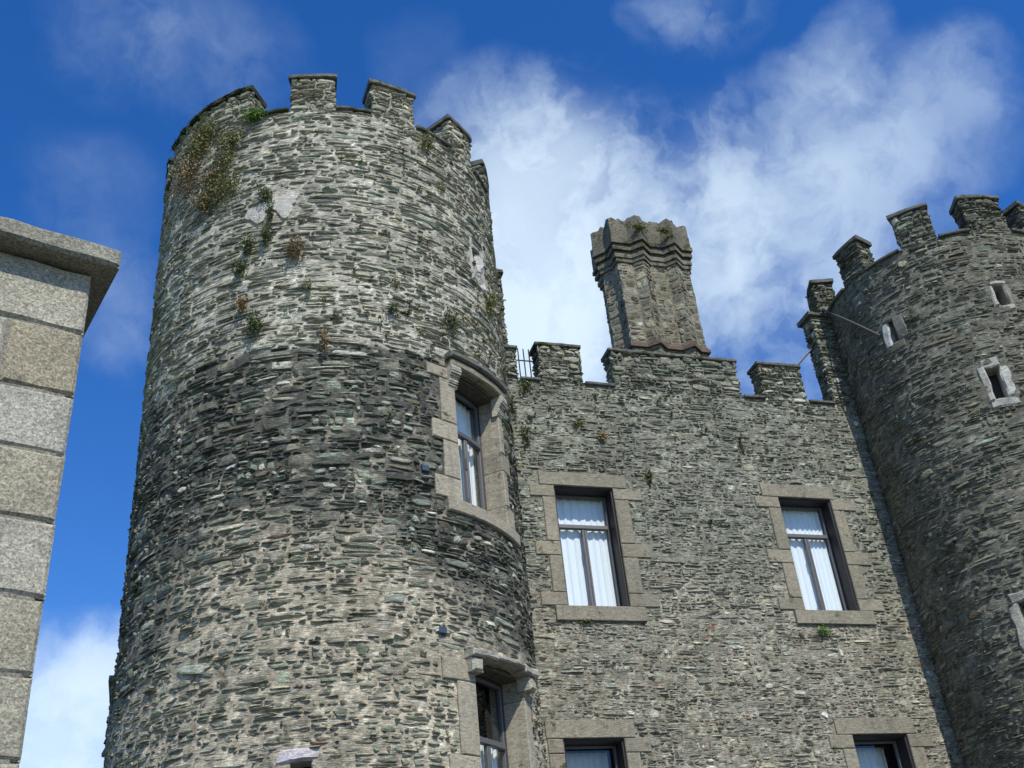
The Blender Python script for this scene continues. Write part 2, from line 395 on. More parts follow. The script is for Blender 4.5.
def bed(mb, M, u0, u1, v0, v1, res, colfn, holes=(), amp=.02, base=-.012, seed=0, wrap=False):
    """the mortar the stones are bedded in, as an uneven skin"""
    nu = max(2, int((u1 - u0) / res)); nv = max(2, int((v1 - v0) / res))
    U, Vv = np.meshgrid(np.linspace(u0, u1, nu + 1), np.linspace(v0, v1, nv + 1), indexing='ij')
    n = (fbm(U * 5 + 3, Vv * 9 + 8, 33 + seed, 4) - .5) * 2
    if wrap:
        k = np.clip((U - (u1 - 1)) / 1.0, 0, 1); n0 = (fbm((U - (u1 - u0)) * 5 + 3, Vv * 9 + 8, 33 + seed, 4) - .5) * 2; n = n * (1 - k) + n0 * k
    P = M(U.ravel(), Vv.ravel(), (base + n * amp).ravel())
    i, j = np.meshgrid(np.arange(nu), np.arange(nv), indexing='ij'); s = nv + 1
    Q = np.stack([i * s + j, (i + 1) * s + j, (i + 1) * s + j + 1, i * s + j + 1], -1).reshape(-1, 4)
    cu = (U[:-1, :-1] + U[1:, 1:]).ravel() / 2; cv = (Vv[:-1, :-1] + Vv[1:, 1:]).ravel() / 2
    ok = np.ones(len(Q), bool)
    for (x0, x1, y0, y1) in holes: ok &= ~((cu > x0) & (cu < x1) & (cv > y0) & (cv < y1))
    mb.add(P, [Q[ok]], colfn(U.ravel(), Vv.ravel()) * np.exp(rng.normal(0, .26, (len(P), 1))))

# palettes ----------------------------------------------------------
def pick(n, pal, pr):
    pal = np.array(pal); pr = np.array(pr, float); pr /= pr.sum()
    c = pal[rng.choice(len(pal), n, p=pr)]
    return np.clip(c * np.exp(rng.normal(0, .30, (n, 1))) * (1 + rng.normal(0, .02, (n, 3))) * np.array([1.0, .995, .895]), .012, .75)
GREY = (.24, .24, .20); GREEN = (.183, .21, .165); BLUE = (.25, .28, .25); DARK = (.062, .067, .058); BUFF = (.34, .315, .24)
PALE = (.38, .38, .33); WHITE = (.52, .51, .455); RUST = (.27, .14, .085); BROWN = (.14, .12, .085); OLIVE = (.165, .167, .128)
def sstep(x, a, b): t = np.clip((x - a) / (b - a), 0, 1); return t * t * (3 - 2 * t)

Z_LINE, Z_LOW = 8.25, 5.35
def t1_mix(u, v):
    up = (v > Z_LINE + (vnoise(u * 1.2, 0 * u, 3) - .5) * .14).astype(float)
    zl = Z_LOW + .35 - 1.5 * sstep(np.abs(u / 2.69 + .12), .25, 1.0)
    lo = 1 - sstep(v + (fbm(u * .9, v * .9, 44) - .5) * 1.6, zl - .25, zl + .45)
    lo = lo * (1 - up); return up, lo, 1 - up - lo
def t1_col(u, v, w_, h):
    n = len(u); up, lo, mid = t1_mix(u, v)
    a = pick(n, [GREY, GREEN, BLUE, DARK, BUFF, PALE], [4, 3, 1.0, .35, 3.2, 1.6]) * 1.12
    b = pick(n, [GREY, GREEN, BLUE, DARK, BUFF, PALE, RUST], [2.4, 4.4, 1.8, 1.8, 1.6, .8, .06])
    c = pick(n, [GREY, GREEN, BLUE, DARK, BROWN, PALE, WHITE], [1.4, 3.0, 1.5, 4.8, .5, 1.0, .4]) * (.74 + .7 * fbm(u * 1.1, v * 1.5, 19))[:, None]
    return a * up[:, None] + b * lo[:, None] + c * mid[:, None]
def t1_mort(u, v):
    up, lo, mid = t1_mix(u, v); k = (.72 + .56 * fbm(u * 2.2, v * 2.2, 61))[:, None]
    return k * (up[:, None] * np.array([.42, .395, .315]) + lo[:, None] * np.array([.42, .37, .275]) + mid[:, None] * (np.array([.10, .097, .08]) + np.array([.20, .175, .125]) * np.clip((fbm(u * 3.5, v * 6, 77) - .5) * 4, 0, 1)[:, None]))
def w_col(u, v, w_, h):
    n = len(u); lo = 1 - sstep(v + (fbm(u * .8, v * .8, 12) - .5) * 2, 5.6, 7.4)
    a = pick(n, [GREY, GREEN, BLUE, DARK, BUFF, PALE], [3.6, 4, 2.8, 1.9, 1.0, 1.5, ])
    b = pick(n, [GREY, GREEN, BLUE, DARK, BUFF, PALE, WHITE, RUST], [2.2, 3, 2.8, 1.9, 2.2, 2.0, 1.4, .2])
    return a * (1 - lo[:, None]) + b * lo[:, None]
def w_mort(u, v):
    lo = 1 - sstep(v + (fbm(u * .8, v * .8, 12) - .5) * 2, 5.2, 7.4); k = (.65 + .7 * fbm(u * 2.5, v * 2.5, 71))[:, None]
    return k * ((1 - lo[:, None]) * np.array([.225, .222, .172]) + lo[:, None] * np.array([.29, .262, .198]))
def t2_col(u, v, w_, h): return .95 * pick(len(u), [OLIVE, GREY, GREEN, DARK, BROWN, BLUE, BUFF], [4, 2.6, 2, 2, 2, .5, .9])
def t2_mort(u, v): return (.65 + .7 * fbm(u * 2.4, v * 2.4, 81))[:, None] * np.array([.172, .166, .128])

# ------------------------------------------------------------------ ground
def sheet(name, x0, x1, y0, y1, z, m):
    mb = MB(); nx, ny = 40, 40
    X, Y = np.meshgrid(np.linspace(x0, x1, nx), np.linspace(y0, y1, ny), indexing='ij')
    i, j = np.meshgrid(np.arange(nx - 1), np.arange(ny - 1), indexing='ij')
    Q = np.stack([i * ny + j, (i + 1) * ny + j, (i + 1) * ny + j + 1, i * ny + j + 1], -1).reshape(-1, 4)
    mb.add(np.stack([X.ravel(), Y.ravel(), np.full(X.size, z)], 1), [Q], (.2, .2, .2)); o = mb.obj(name, m); o['kind'] = 'structure'; return o
sheet('ground', -900, 900, -900, 900, 0.0, M_grass)
sheet('gravel_yard', -9, 26, -12, 24, 0.004, M_ground)

# ------------------------------------------------------------------ windows
SAND = (.25, .225, .17)
SAND_T = (.32, .285, .215)
def bars(mb, M, rects, c0, c1, bev=.008):
    for (a0, a1, b0, b1) in rects: block(mb, M, a0, a1, b0, b1, c0, c1, (.1, .1, .1), bev)
def curtain(M, a0, a1, b0, b1, c, amp, waves, parent, seed):
    mb = MB(); na, nb2 = 90, 14
    A, B = np.meshgrid(np.linspace(a0, a1, na), np.linspace(b0, b1, nb2), indexing='ij')
    t = (A - a0) / (a1 - a0); ph = 2 * np.pi * waves * (t + .05 * np.sin(5 * t + seed)) + .5 * np.sin((B - b0) * 1.2 + seed)
    Cc = c + amp * np.sin(ph) + amp * .4 * np.sin(2.3 * ph + 1)
    i, j = np.meshgrid(np.arange(na - 1), np.arange(nb2 - 1), indexing='ij'); s = nb2
    Q = np.stack([i * s + j, (i + 1) * s + j, (i + 1) * s + j + 1, i * s + j + 1], -1).reshape(-1, 4)
    mb.add(M(A.ravel(), B.ravel(), Cc.ravel()), [Q], (.8, .8, .8)); return mb.obj('curtain', M_curt, parent, True)

def sash(M, a0, a1, b0, b1, zt, parent, seed, closed=True, cur=True, depth=.30, mull=.5, curt_gap=.10, lin_c=-.03, m_fr=None, ctop=None):
    """timber lining, T-shaped casement frame, panes and net curtain; frame face stands 'depth' behind the wall"""
    mb = MB(); li = .03; d = depth
    bars(mb, M, [(a0, a0 + li, b0, b1), (a1 - li, a1, b0, b1), (a0 + li, a1 - li, b1 - li, b1)], -d - .08, lin_c)
    win = mb.obj('window', M_lining, parent); parent = win
    mb = MB(); fw = .038; x0, x1 = a0 + li, a1 - li; y0, y1 = b0, b1 - li; xm = x0 + (x1 - x0) * mull
    bars(mb, M, [(x0, x0 + fw, y0, y1), (x1 - fw, x1, y0, y1), (x0 + fw, x1 - fw, y1 - fw, y1), (x0 + fw, x1 - fw, y0, y0 + .045)], -d - .05, -d)
    bars(mb, M, [(x0 + fw, x1 - fw, zt - .035, zt + .035)], -d - .05, -d + .02)
    bars(mb, M, [(xm - .022, xm + .022, y0 + .045, zt - .035), (xm + .024, xm + .06, y0 + .045, zt - .035)], -d - .05, -d + .004)
    bars(mb, M, [(xm - .03, xm - .016, y0 + .12, y0 + .3), (xm - .03, xm - .016, zt - .5, zt - .34)], -d, -d + .03, .004)
    mb.obj('frame', m_fr or M_frame, parent)
    for (p0, p1, q0, q1) in ((x0 + fw, x1 - fw, zt + .035, y1 - fw), (x0 + fw, xm - .022, y0 + .045, zt - .035), (xm + .06, x1 - fw, y0 + .045, zt - .035)):
        g = MB(); sg = 4; A = np.linspace(p0, p1, sg + 1)
        V = np.concatenate([M(A, np.full(sg + 1, q0), np.full(sg + 1, -d - .03)), M(A, np.full(sg + 1, q1), np.full(sg + 1, -d - .03))])
        i = np.arange(sg); g.add(V, [np.stack([i, i + 1, i + 1 + sg + 1, i + sg + 1], 1)], (1, 1, 1)); g.obj('pane', M_glass, parent)
    curtain(M, x0 + .01, x1 - .01, y0 + .01, ctop or (y1 - .01), -d - .05 - curt_gap, .011, 6 + seed % 3 * 1.7, parent, seed)
    return win

def flat_window(parent, M, u0, u1, zt, zb, ltop, lbl, left=(.42, .22), right=(.42, .22), tz=.292, curt_gap=.05, seed=0, depth=.26, lint=(-.24, .25)):
    pr = .018
    rects = []
    win = sash(M, u0, u1, zb, zt, zt - (zt - zb) * tz, parent, seed, depth=depth, curt_gap=curt_gap)
    if lbl: win['label'] = lbl
    zs = [(zt - .21, zt, 0), (zt - .99, zt - .21, 1), (zt - 1.23, zt - .99, 0), (zt - 1.84, zt - 1.23, 1), (zb, zt - 1.84, 0)]
    for sd_ in (0, 1):
        mb = MB()
        for (b0, b1, k) in zs:
            a0, a1 = (u0 - left[k], u0) if sd_ == 0 else (u1, u1 + right[k])
            block(mb, M, a0 + .003, a1, b0 + .003, b1 - .003, -.42, pr, SAND, .011, rough=.006, jit=.34); rects.append((a0, a1, b0, b1))
        mb.obj('jamb', M_ash, win)
    mb = MB(); r = (u0 + lint[0], u1 + lint[1], zt, ltop); block(mb, M, r[0], r[1], r[2] + .003, r[3], -.42, pr + .002, SAND, .008, jit=.1); mb.obj('lintel', M_ash, win); rects.append(r)
    mb = MB(); r = (u0 - .21, u1 + .24, zb - .24, zb); block(mb, M, r[0], r[1], r[2], r[3] - .003, -.42, pr + .022, SAND, .01, jit=.1); mb.obj('sill', M_ash, win); rects.append(r)
    return rects

# ------------------------------------------------------------------ towers
def merlon_on(parent, M, u0, u1, z0, z1, th, colfn, mortfn, m_stone, m_cope, cope_h=.085, over=.036, sides=True, small=None, cope=True, crough=.018):
    mb = MB(); mid = (u0 + u1) / 2
    c = mortfn(np.array([mid]), np.array([z1]))[0] * .8
    block(mb, M, u0 + .03, u1 - .03, z0 - .06, z1 - .01, -th + .02, -.02, c, .02)
    kw = dict(hb=(.075, .15), lb=(.16, .42), p_big=.25) if small is None else small
    stones(mb, M, layout(u0, u1, z0 - .03, z1, **kw), colfn, (-.006, .018), .009, warp=0, mort=mortfn, smear=.4)
    if sides:
        for ue, sg in ((u0, -1), (u1, 1)):
            SM = side_map(M, ue, sg); f = lambda a, b, w_, h: colfn(np.full_like(a, ue), b, w_, h)
            stones(mb, SM, layout(.0, th, z0 - .03, z1, hb=(.08, .15), lb=(.15, .4), p_big=.5), f, (-.02, .006), .01, warp=0)
    o = mb.obj('merlon', m_stone, parent)
    if cope:
        cm = MB(); n = max(1, int(round((u1 - u0) / .75))); e = np.linspace(u0 - over * .8, u1 + over * .8, n + 1)
        for i in range(n): block(cm, M, e[i] + .004 * (i > 0), e[i + 1] - .004 * (i < n - 1), z1, z1 + cope_h, -th - over * .6, over, np.array((.13, .128, .105)), .014, rough=crough, jit=.3)
        cm.obj('coping', m_cope, o)
    return o
def crenel_sill(parent, M, u0, u1, z, th, m_cope, over=.05, h=.06):
    mb = MB(); block(mb, M, u0 + .01, u1 - .01, z, z + h, -th, over, (.12, .118, .1), .012, rough=.012, jit=.3); return mb.obj('crenel_sill', m_cope, parent)

def ring_roof(parent, M, z, R, name='roof'):
    mb = MB(); n = 48; a = np.linspace(0, 2 * np.pi, n, endpoint=False)
    V = np.concatenate([M(a * M.R, np.full(n, z), np.full(n, -.3)), M(a * M.R, np.full(n, z - .12), np.full(n, -.3))])
    i = np.arange(n); j = (i + 1) % n
    mb.add(V, [np.arange(n)[None], (np.arange(n) + n)[None][:, ::-1], np.stack([i, j, j + n, i + n], 1)], (.1, .1, .1)); return mb.obj(name, M_roof, parent)
def parapet_inner(mb, M, z0, z1, th, col):
    """inner face and top of the parapet under the crenels"""
    n = 96; a = np.linspace(0, 2 * np.pi, n, endpoint=False) * M.R
    V = np.concatenate([M(a, np.full(n, z1), np.full(n, -.02)), M(a, np.full(n, z1), np.full(n, -th)), M(a, np.full(n, z0), np.full(n, -th))])
    i = np.arange(n); j = (i + 1) % n
    mb.add(V, [np.stack([i, j, j + n, i + n], 1), np.stack([i + n, j + n, j + 2 * n, i + 2 * n], 1)], col)

deg = math.radians
# ---- left tower
T1 = cyl(-11.0, 14.5, 2.69); R1 = 2.69
t1 = thing('round_tower', 'nearer round slate tower on the left with a dark stained band and mossy battlements', 'tower', (T1.cen[0], T1.cen[1], 0))
WU = deg(47.2) * R1                                  # window axis on the curved face
TW = shift_map(T1, WU)
def tower_window(zt, zb, zh, hood_h, lbl, quo, tz, sill_h, cut_bottom=None, lower=False):
    hw = .49; pr = .022; rects = []
    win = sash(TW, -hw, hw, zb, zt, zt - (zt - zb) * tz, t1, 3, depth=.27, curt_gap=.08, lin_c=-.26, m_fr=M_frame_shade, ctop=zt - (zt - zb) * tz + .1 if lower else None); win['label'] = lbl
    for sd_ in (0, 1):
        mb = MB()
        for (b0, b1, lw, rw) in quo:
            a0, a1 = (-lw, -hw) if sd_ == 0 else (hw, rw)
            block(mb, TW, a0, a1, b0 + .003, b1 - .003, -.44, pr, SAND_T, .012, seg=4, rough=.006, jit=.3); rects.append((WU + a0, WU + a1, b0, b1))
        mb.obj('jamb', M_ash, win)
    mb = MB(); block(mb, TW, -hw - .06, hw + .06, zt, zh + hood_h * .8, -.46, -.05, np.array(SAND) * .38, .01); mb.obj('lintel', M_ash, win); rects.append((WU - hw - .22, WU + hw + .22, zt, zh))  # lintel colour lowered to paint in the shade under the hood
    mb = MB(); block(mb, TW, -.74, .84, zb - sill_h, zb, -.44, pr + .03, SAND_T, .015, jit=.1); mb.obj('sill', M_ash, win); rects.append((WU - .74, WU + .84, zb - sill_h, zb))
    # hood: a projecting slab on two brackets
    mb = MB(); hx = .62 if lower else .60
    if lower:
        for k, (x0, x1) in enumerate(((-hx, -.25), (-.245, .3), (.305, hx))):
            block(mb, TW, x0, x1, zh + .0 + .02 * (k == 1), zh + hood_h, -.1, .18, (.36, .33, .27), .02, rough=.03, jit=.2)
    else:
        block(mb, TW, -hx, hx, zh, zh + hood_h * .55, -.1, .11, (.25, .22, .16), .02, rough=.008)
        block(mb, TW, -hx - .02, hx + .02, zh + hood_h * .55, zh + hood_h, -.1, .16, (.14, .14, .12), .025, rough=.015)
    mb.obj('hood', M_pale if lower else M_ash, win); rects.append((WU - hx, WU + hx, zh - .02, zh + hood_h))
    for sx in (-1, 1):
        mb = MB(); x0, x1 = sorted((sx * (hw - .04), sx * (hw + .12)))
        if lower:
            block(mb, TW, x0, x1, zh - .17, zh - .004, -.05, .14, (.38, .35, .28), .03, rough=.02)
        else:
            prof = [(.0, .12), (-.03, .13), (-.06, .135), (-.09, .13), (-.12, .11), (-.15, .075), (-.18, .065), (-.22, .06), (-.25, .05), (-.28, .03), (-.30, .02)]   # scrolled corbel
            for (q1, c1), (q0, c0) in zip(prof[:-1], prof[1:]):
                block(mb, TW, x0, x1, zh + q0, zh + q1, -.05, (c0 + c1) / 2, (.42, .39, .31), .006)
        mb.obj('bracket', M_pale if lower else M_ash, win)
    return rects
H1 = []
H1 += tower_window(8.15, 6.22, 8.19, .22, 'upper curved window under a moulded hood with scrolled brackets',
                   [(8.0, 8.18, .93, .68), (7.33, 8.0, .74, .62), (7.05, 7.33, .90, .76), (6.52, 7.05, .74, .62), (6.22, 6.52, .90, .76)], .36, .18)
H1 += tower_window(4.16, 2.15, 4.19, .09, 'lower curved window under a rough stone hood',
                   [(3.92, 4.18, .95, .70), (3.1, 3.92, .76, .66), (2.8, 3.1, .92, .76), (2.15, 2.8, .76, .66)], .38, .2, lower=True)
OPEN1 = [(WU - .5, WU + .5, 6.2, 8.17), (WU - .5, WU + .5, 2.13, 4.18)]
def slit(parent, T, R, ph0, ph1, z0, z1, blocks, lbl, glazed=False, m=None):
    """narrow loop: blocks = list of (phi0,phi1,z0,z1,colour) dressed or rough stones round the opening"""
    rects = []; mb = MB()
    for (p0, p1, b0, b1, col) in blocks:
        a0, a1 = deg(p0) * R, deg(p1) * R
        block(mb, T, a0, a1, b0, b1, -.30, .006, np.array(col), .028, rough=.055, jit=.25); rects.append((a0, a1, b0, b1))
    a0, a1 = deg(ph0) * R, deg(ph1) * R
    s = mb.obj('slit_window', m or M_pale, parent); s['label'] = lbl
    mb = MB(); block(mb, T, a0 - .02, a1 + .02, z0 - .02, z1 + .02, -.34, -.31, (.03, .03, .035), .002)
    mb.obj('pane' if glazed else 'dark_backing', M_lining, s)  # dark panel behind the loop, stands in for the unlit interior
    return rects, [(a0 - .05, a1 + .05, z0 - .05, z1 + .05)]
PS = (.44, .42, .36); PL = (.52, .50, .45)
r, o = slit(t1, T1, R1, 51.3, 54.0, 10.28, 10.72, [(49.8, 51.4, 10.22, 10.74, PS), (53.8, 58.5, 10.08, 10.72, PL), (50.6, 56.5, 10.72, 10.84, (.3, .28, .22)), (50.2, 54, 10.12, 10.28, PS)], 'narrow loop with a pale jamb high on the right side'); H1 += r; OPEN1 += o
r, o = slit(t1, T1, R1, -9.6, -4.6, 2.4, 3.02, [(-12.6, -2.4, 3.02, 3.16, (.5, .46, .46)), (-12.2, -9.6, 2.35, 3.015, (.3, .27, .2)), (-4.6, -2.6, 2.35, 3.015, (.4, .37, .3)), (-12, -3, 2.2, 2.36, PS)], 'small window under a pale stone lintel near the foot'); H1 += r; OPEN1 += o

mb = MB(); CIRC1 = 2 * math.pi * R1; ZS1 = 12.53
U0_ = -CIRC1 / 2; patch = [(deg(-25.5) * R1, deg(-18.4) * R1, 10.40, 10.78), (deg(-17.4) * R1, deg(-10.0) * R1, 10.42, 10.93)]
bed(mb, T1, U0_, -U0_, -EYE, ZS1, .055, t1_mort, OPEN1, .02, -.010, 0, True)
H1p = H1 + patch + OPEN1
lay = np.concatenate([layout(U0_, -U0_, -EYE, 5.2, (.08, .16), (.16, .45), .2, .3), layout(U0_, -U0_, 5.2, Z_LINE, (.10, .2), (.16, .5), .14, .3, (2, 4)),
                      layout(U0_, -U0_, Z_LINE, ZS1, (.07, .135), (.2, .62), .07, .10, (2, 3))])
zc = (lay[:, 2] + lay[:, 3]) / 2
stones(mb, T1, lay[zc < 5.2], t1_col, (-.014, .013), .012, H1p, keep=.95, mort=t1_mort, smear=.18)
stones(mb, T1, lay[(zc >= 5.2) & (zc < Z_LINE)], t1_col, (-.010, .015), .006, H1p, mort=t1_mort, smear=.15)
stones(mb, T1, lay[zc >= Z_LINE], t1_col, (-.013, .019), .008, H1p, keep=.95, tilt=.009, mort=t1_mort, smear=.45)
parapet_inner(mb, T1, 11.9, ZS1, .42, (.2, .18, .14))
mb.obj('wall', M_rub, t1)
ring_roof(t1, T1, 12.0, R1)
mb = MB()
for (a0, a1, b0, b1) in patch:                          # repaired mortar patch
    n = 26; ph = np.linspace(0, 2 * np.pi, n, endpoint=False); rr = .45 + .12 * np.sin(3 * ph + a0) + rng.uniform(-.05, .05, n)
    ring = lambda s, c: T1((a0 + a1) / 2 + np.cos(ph) * rr * s * (a1 - a0) * 1.15 + np.sin(ph) * .02, (b0 + b1) / 2 + np.sin(ph) * rr * s * (b1 - b0), np.full(n, c))
    V = np.concatenate([ring(1.05, -.02), ring(.95, .022), ring(.6, .028)]); i = np.arange(n); j = (i + 1) % n
    mb.add(V, [np.stack([i, j, j + n, i + n], 1), np.stack([i + n, j + n, j + 2 * n, i + 2 * n], 1), (np.arange(n) + 2 * n)[None]], (.5, .48, .42))
mb.obj('mortar_patch', M_pale, t1)
for (ph, z) in ((25.1, 6.55), (27.6, 4.48)):            # two small blue plates let into the rubble
    mb = MB(); a = deg(ph) * R1; block(mb, T1, a - .05, a + .05, z - .042, z + .042, -.05, .03, (.05, .07, .1), .006); mb.obj('vent_plate', M_plate, t1)
MER1 = [(-67, -26.3, 1), (-13.0, 1.4, 0), (13.0, 28.4, 0), (43.5, 57, 0), (69.0, 84, 0), (96, 111, 0), (122, 138, 0), (149, 165, 0), (176, 192, 0), (203, 219, 0), (231, 246, 0), (258, 287, 1)]
for i, (p0, p1, mossy) in enumerate(MER1):
    o = merlon_on(t1, T1, deg(p0) * R1, deg(p1) * R1, ZS1, 13.17, .42, t1_col, t1_mort, M_rub, M_moss if mossy else M_cope, crough=.055 if mossy else .018)
    if i == 0: o['label'] = 'long mossy merlon with a ragged green coping'
    n0 = MER1[i + 1][0] if i + 1 < len(MER1) else MER1[0][0] + 360
    crenel_sill(t1, T1, deg(p1) * R1, deg(n0) * R1, ZS1 - .03, .44, M_moss if i == 0 else M_cope)

# ---- right tower
K2 = 1.0; D2 = 20.0 * K2; R2 = 2.212 * K2; ZS2 = 12.30 * K2; T2 = cyl(25.35, D2, R2)
t2 = thing('round_tower', 'round slate tower on the right, cut by the picture edge, its left flank in shade', 'tower', (T2.cen[0], T2.cen[1], 0))
H2 = []; OPEN2 = []
G = (.36, .35, .30)
for args in ((-25.8, -22.8, 10.6, 11.06, [(-29.5, -25.8, 10.55, 11.06, (.42, .41, .37)), (-22.8, -17.5, 10.58, 11.08, (.19, .185, .15)), (-28, -20, 11.06, 11.2, (.17, .16, .13)), (-29, -20, 10.42, 10.58, (.17, .16, .12))], 'left loop high up with one pale jamb'),
             (24.2, 28.6, 10.64, 11.06, [(21.6, 24.2, 10.6, 11.06, G), (28.6, 31.4, 10.6, 11.06, (.24, .23, .18)), (22.4, 30.6, 11.06, 11.17, G), (22.4, 30.8, 10.5, 10.64, G)], 'square loop high up with a pale rim'),
             (8.0, 13.2, 8.88, 9.46, [(4.6, 8.0, 8.84, 9.5, G), (13.2, 17.4, 8.84, 9.46, (.44, .43, .38)), (6.4, 14.6, 9.46, 9.64, G), (4.8, 17.0, 8.68, 8.86, G)], 'glazed loop in a rough pale stone ring'),
             (-11.5, -5.5, 4.85, 5.52, [(-15.5, -11.5, 4.6, 5.5, (.32, .31, .26)), (-5.5, -2, 4.7, 5.5, G), (-14, -3, 5.52, 5.68, G), (-14, -3, 4.62, 4.84, G)], 'lowest loop in a pale stone surround')):
    args = (args[0], args[1], args[2] * K2, args[3] * K2, [(b[0], b[1], b[2] * K2, b[3] * K2, tuple(np.array(b[4]) * 1.1)) for b in args[4]], args[5])
    r, o = slit(t2, T2, R2, *args); H2 += r; OPEN2 += o
mb = MB(); C2 = math.pi * R2
bed(mb, T2, -C2, C2, -EYE, ZS2, .06, t2_mort, OPEN2, .02, -.008, 5, True)
stones(mb, T2, layout(-C2, C2, -EYE, ZS2, (.085, .17), (.2, .55), .16, .2), t2_col, (-.013, .015), .008, H2 + OPEN2, seed=4, tilt=.009, mort=t2_mort, smear=.35)
parapet_inner(mb, T2, 12.0, ZS2, .40, (.15, .14, .11))
mb.obj('wall', M_rub_d, t2)
ring_roof(t2, T2, 12.1, R2)
MER2 = [(-86, -63), (-43, -27), (-8.5, 9.2), (24, 44.6), (57, 76), (90, 108), (122, 140), (155, 173), (188, 206), (221, 240), (252, 264)]
for i, (p0, p1) in enumerate(MER2):
    merlon_on(t2, (lambda u, v, c: T2(u, v, np.asarray(c, float) + .17)) if i == 0 else T2, deg(p0) * R2, deg(p1) * R2, ZS2, 13.04 * K2, .42, t2_col, t2_mort, M_rub_d, M_cope)
    n0 = MER2[i + 1][0] if i + 1 < len(MER2) else MER2[0][0] + 360
    crenel_sill(t2, T2, deg(p1) * R2, deg(n0) * R2, ZS2 - .03, .42, M_cope)

# ------------------------------------------------------------------ range between the towers
mid_loc = wall_map(8.4, -EYE, -3.0)[0]
rg = thing('castle_range', 'flat castle wall between the two round towers with four windows and a chimney', 'building', tuple(mid_loc))
W = wall_map; HW = []
HW += flat_window(rg, W, 5.695, 6.715, 8.16, 6.10, 8.40, 'upper left window, white curtains, nearest the left tower', (.42, .215), (.50, .25), seed=1)
HW += flat_window(rg, W, 9.765, 10.78, 8.16, 6.11, 8.40, 'upper right window, white curtains, nearest the right tower', (.46, .23), (.47, .22), seed=2, lint=(-.30, .08))
HW += flat_window(rg, W, 5.375, 6.30, 4.11, 2.05, 4.37, 'lower left window, white curtain in shade behind the glass', (.24, .235), (.40, .215), seed=3, curt_gap=.32, lint=(-.25, .18))  # both lower windows: white curtain hung deeper, dim only from shade
HW += flat_window(rg, W, 10.05, 11.02, 4.11, 2.05, 4.36, 'lower right window, white curtain in shade behind the glass', (.42, .22), (.44, .24), seed=4, curt_gap=.32, lint=(-.26, .16))
OPW = [(5.68, 6.73, 6.1, 8.17), (9.75, 10.8, 6.1, 8.17), (5.36, 6.32, 2.05, 4.13), (10.03, 11.04, 2.05, 4.13)]
ZP = 10.17
mb = MB(); UL, UR = 2.6, 13.6
bed(mb, W, UL, UR, -EYE, ZP, .05, w_mort, OPW, .011, -.008, 9)
lo_l = layout(UL, UR, -EYE, 6.0, (.07, .18), (.08, .38), .2, .5, (2, 4)); hi_l = layout(UL, UR, 6.0, ZP, (.075, .18), (.10, .44), .12, .45, (2, 4))
stones(mb, W, lo_l, w_col, (-.012, .008), .006, HW + OPW, seed=7, keep=.97, mort=w_mort, smear=.2, tilt=.008)
stones(mb, W, hi_l, w_col, (-.012, .010), .006, HW + OPW, seed=7, mort=w_mort, smear=.25, tilt=.009)
# inner leaf, ends, and top of the parapet
def quad(mb, P, col): mb.add(np.array(P), [np.array([[0, 1, 2, 3]])], col)
V = lambda u, z, c: W(u, z, c)[0]
quad(mb, [V(UL, ZP, -.02), V(UR, ZP, -.02), V(UR, ZP, -.42), V(UL, ZP, -.42)], (.2, .18, .14))
quad(mb, [V(UL, ZP, -.42), V(UR, ZP, -.42), V(UR, 9.2, -.42), V(UL, 9.2, -.42)], (.2, .18, .14))
for (za, zb_, ca) in ((-EYE, 9.2, -7.0),):
    quad(mb, [V(UL, za, -.05), V(UL, zb_, -.05), V(UL, zb_, ca), V(UL, za, ca)], (.2, .18, .14))
    quad(mb, [V(UR, za, -.05), V(UR, zb_, -.05), V(UR, zb_, ca), V(UR, za, ca)], (.2, .18, .14))
    quad(mb, [V(UL, za, ca), V(UL, zb_, ca), V(UR, zb_, ca), V(UR, za, ca)], (.2, .18, .14))
mb.obj('wall', M_rub_w, rg)
mb = MB(); quad(mb, [V(UL, 9.25, -.40), V(UR, 9.25, -.40), V(UR, 9.25, -7.0), V(UL, 9.25, -7.0)], (.1, .1, .1)); mb.obj('roof', M_roof, rg)
mb = MB(); quad(mb, [V(UL, 5.0, -.44), V(UR, 5.0, -.44), V(UR, 5.0, -6.9), V(UL, 5.0, -6.9)], (.1, .1, .1)); mb.obj('floor', M_inner, rg)
sm = dict(hb=(.08, .16), lb=(.16, .42), p_big=.3)
MW = [(5.70, 6.50), (7.07, 9.56), (10.01, 10.90)]
for (a, b) in MW: merlon_on(rg, W, a, b, ZP, 10.93, .36, w_col, w_mort, M_rub_w, M_cope, cope_h=.068, over=.03, small=sm)
for (a, b) in ((5.33, 5.70), (6.50, 7.07), (9.56, 10.01), (10.90, 11.45)): crenel_sill(rg, W, a, b, ZP - .01, .40, M_cope, over=.05)
o = merlon_on(rg, W, 11.45, 12.0, ZP, 12.20, .36, w_col, w_mort, M_rub_w, M_cope, over=.06); o['label'] = 'tall narrow pier of wall against the right tower'
o = merlon_on(rg, W, 4.5, 5.19, 10.85, 12.45, .40, w_col, w_mort, M_rub_w, M_cope, over=.04); o['label'] = 'tall stepped pier of wall against the left tower'
o = merlon_on(rg, W, 4.5, 5.31, ZP, 10.80, .44, w_col, w_mort, M_rub_w, M_cope, over=.03, cope_h=.06)

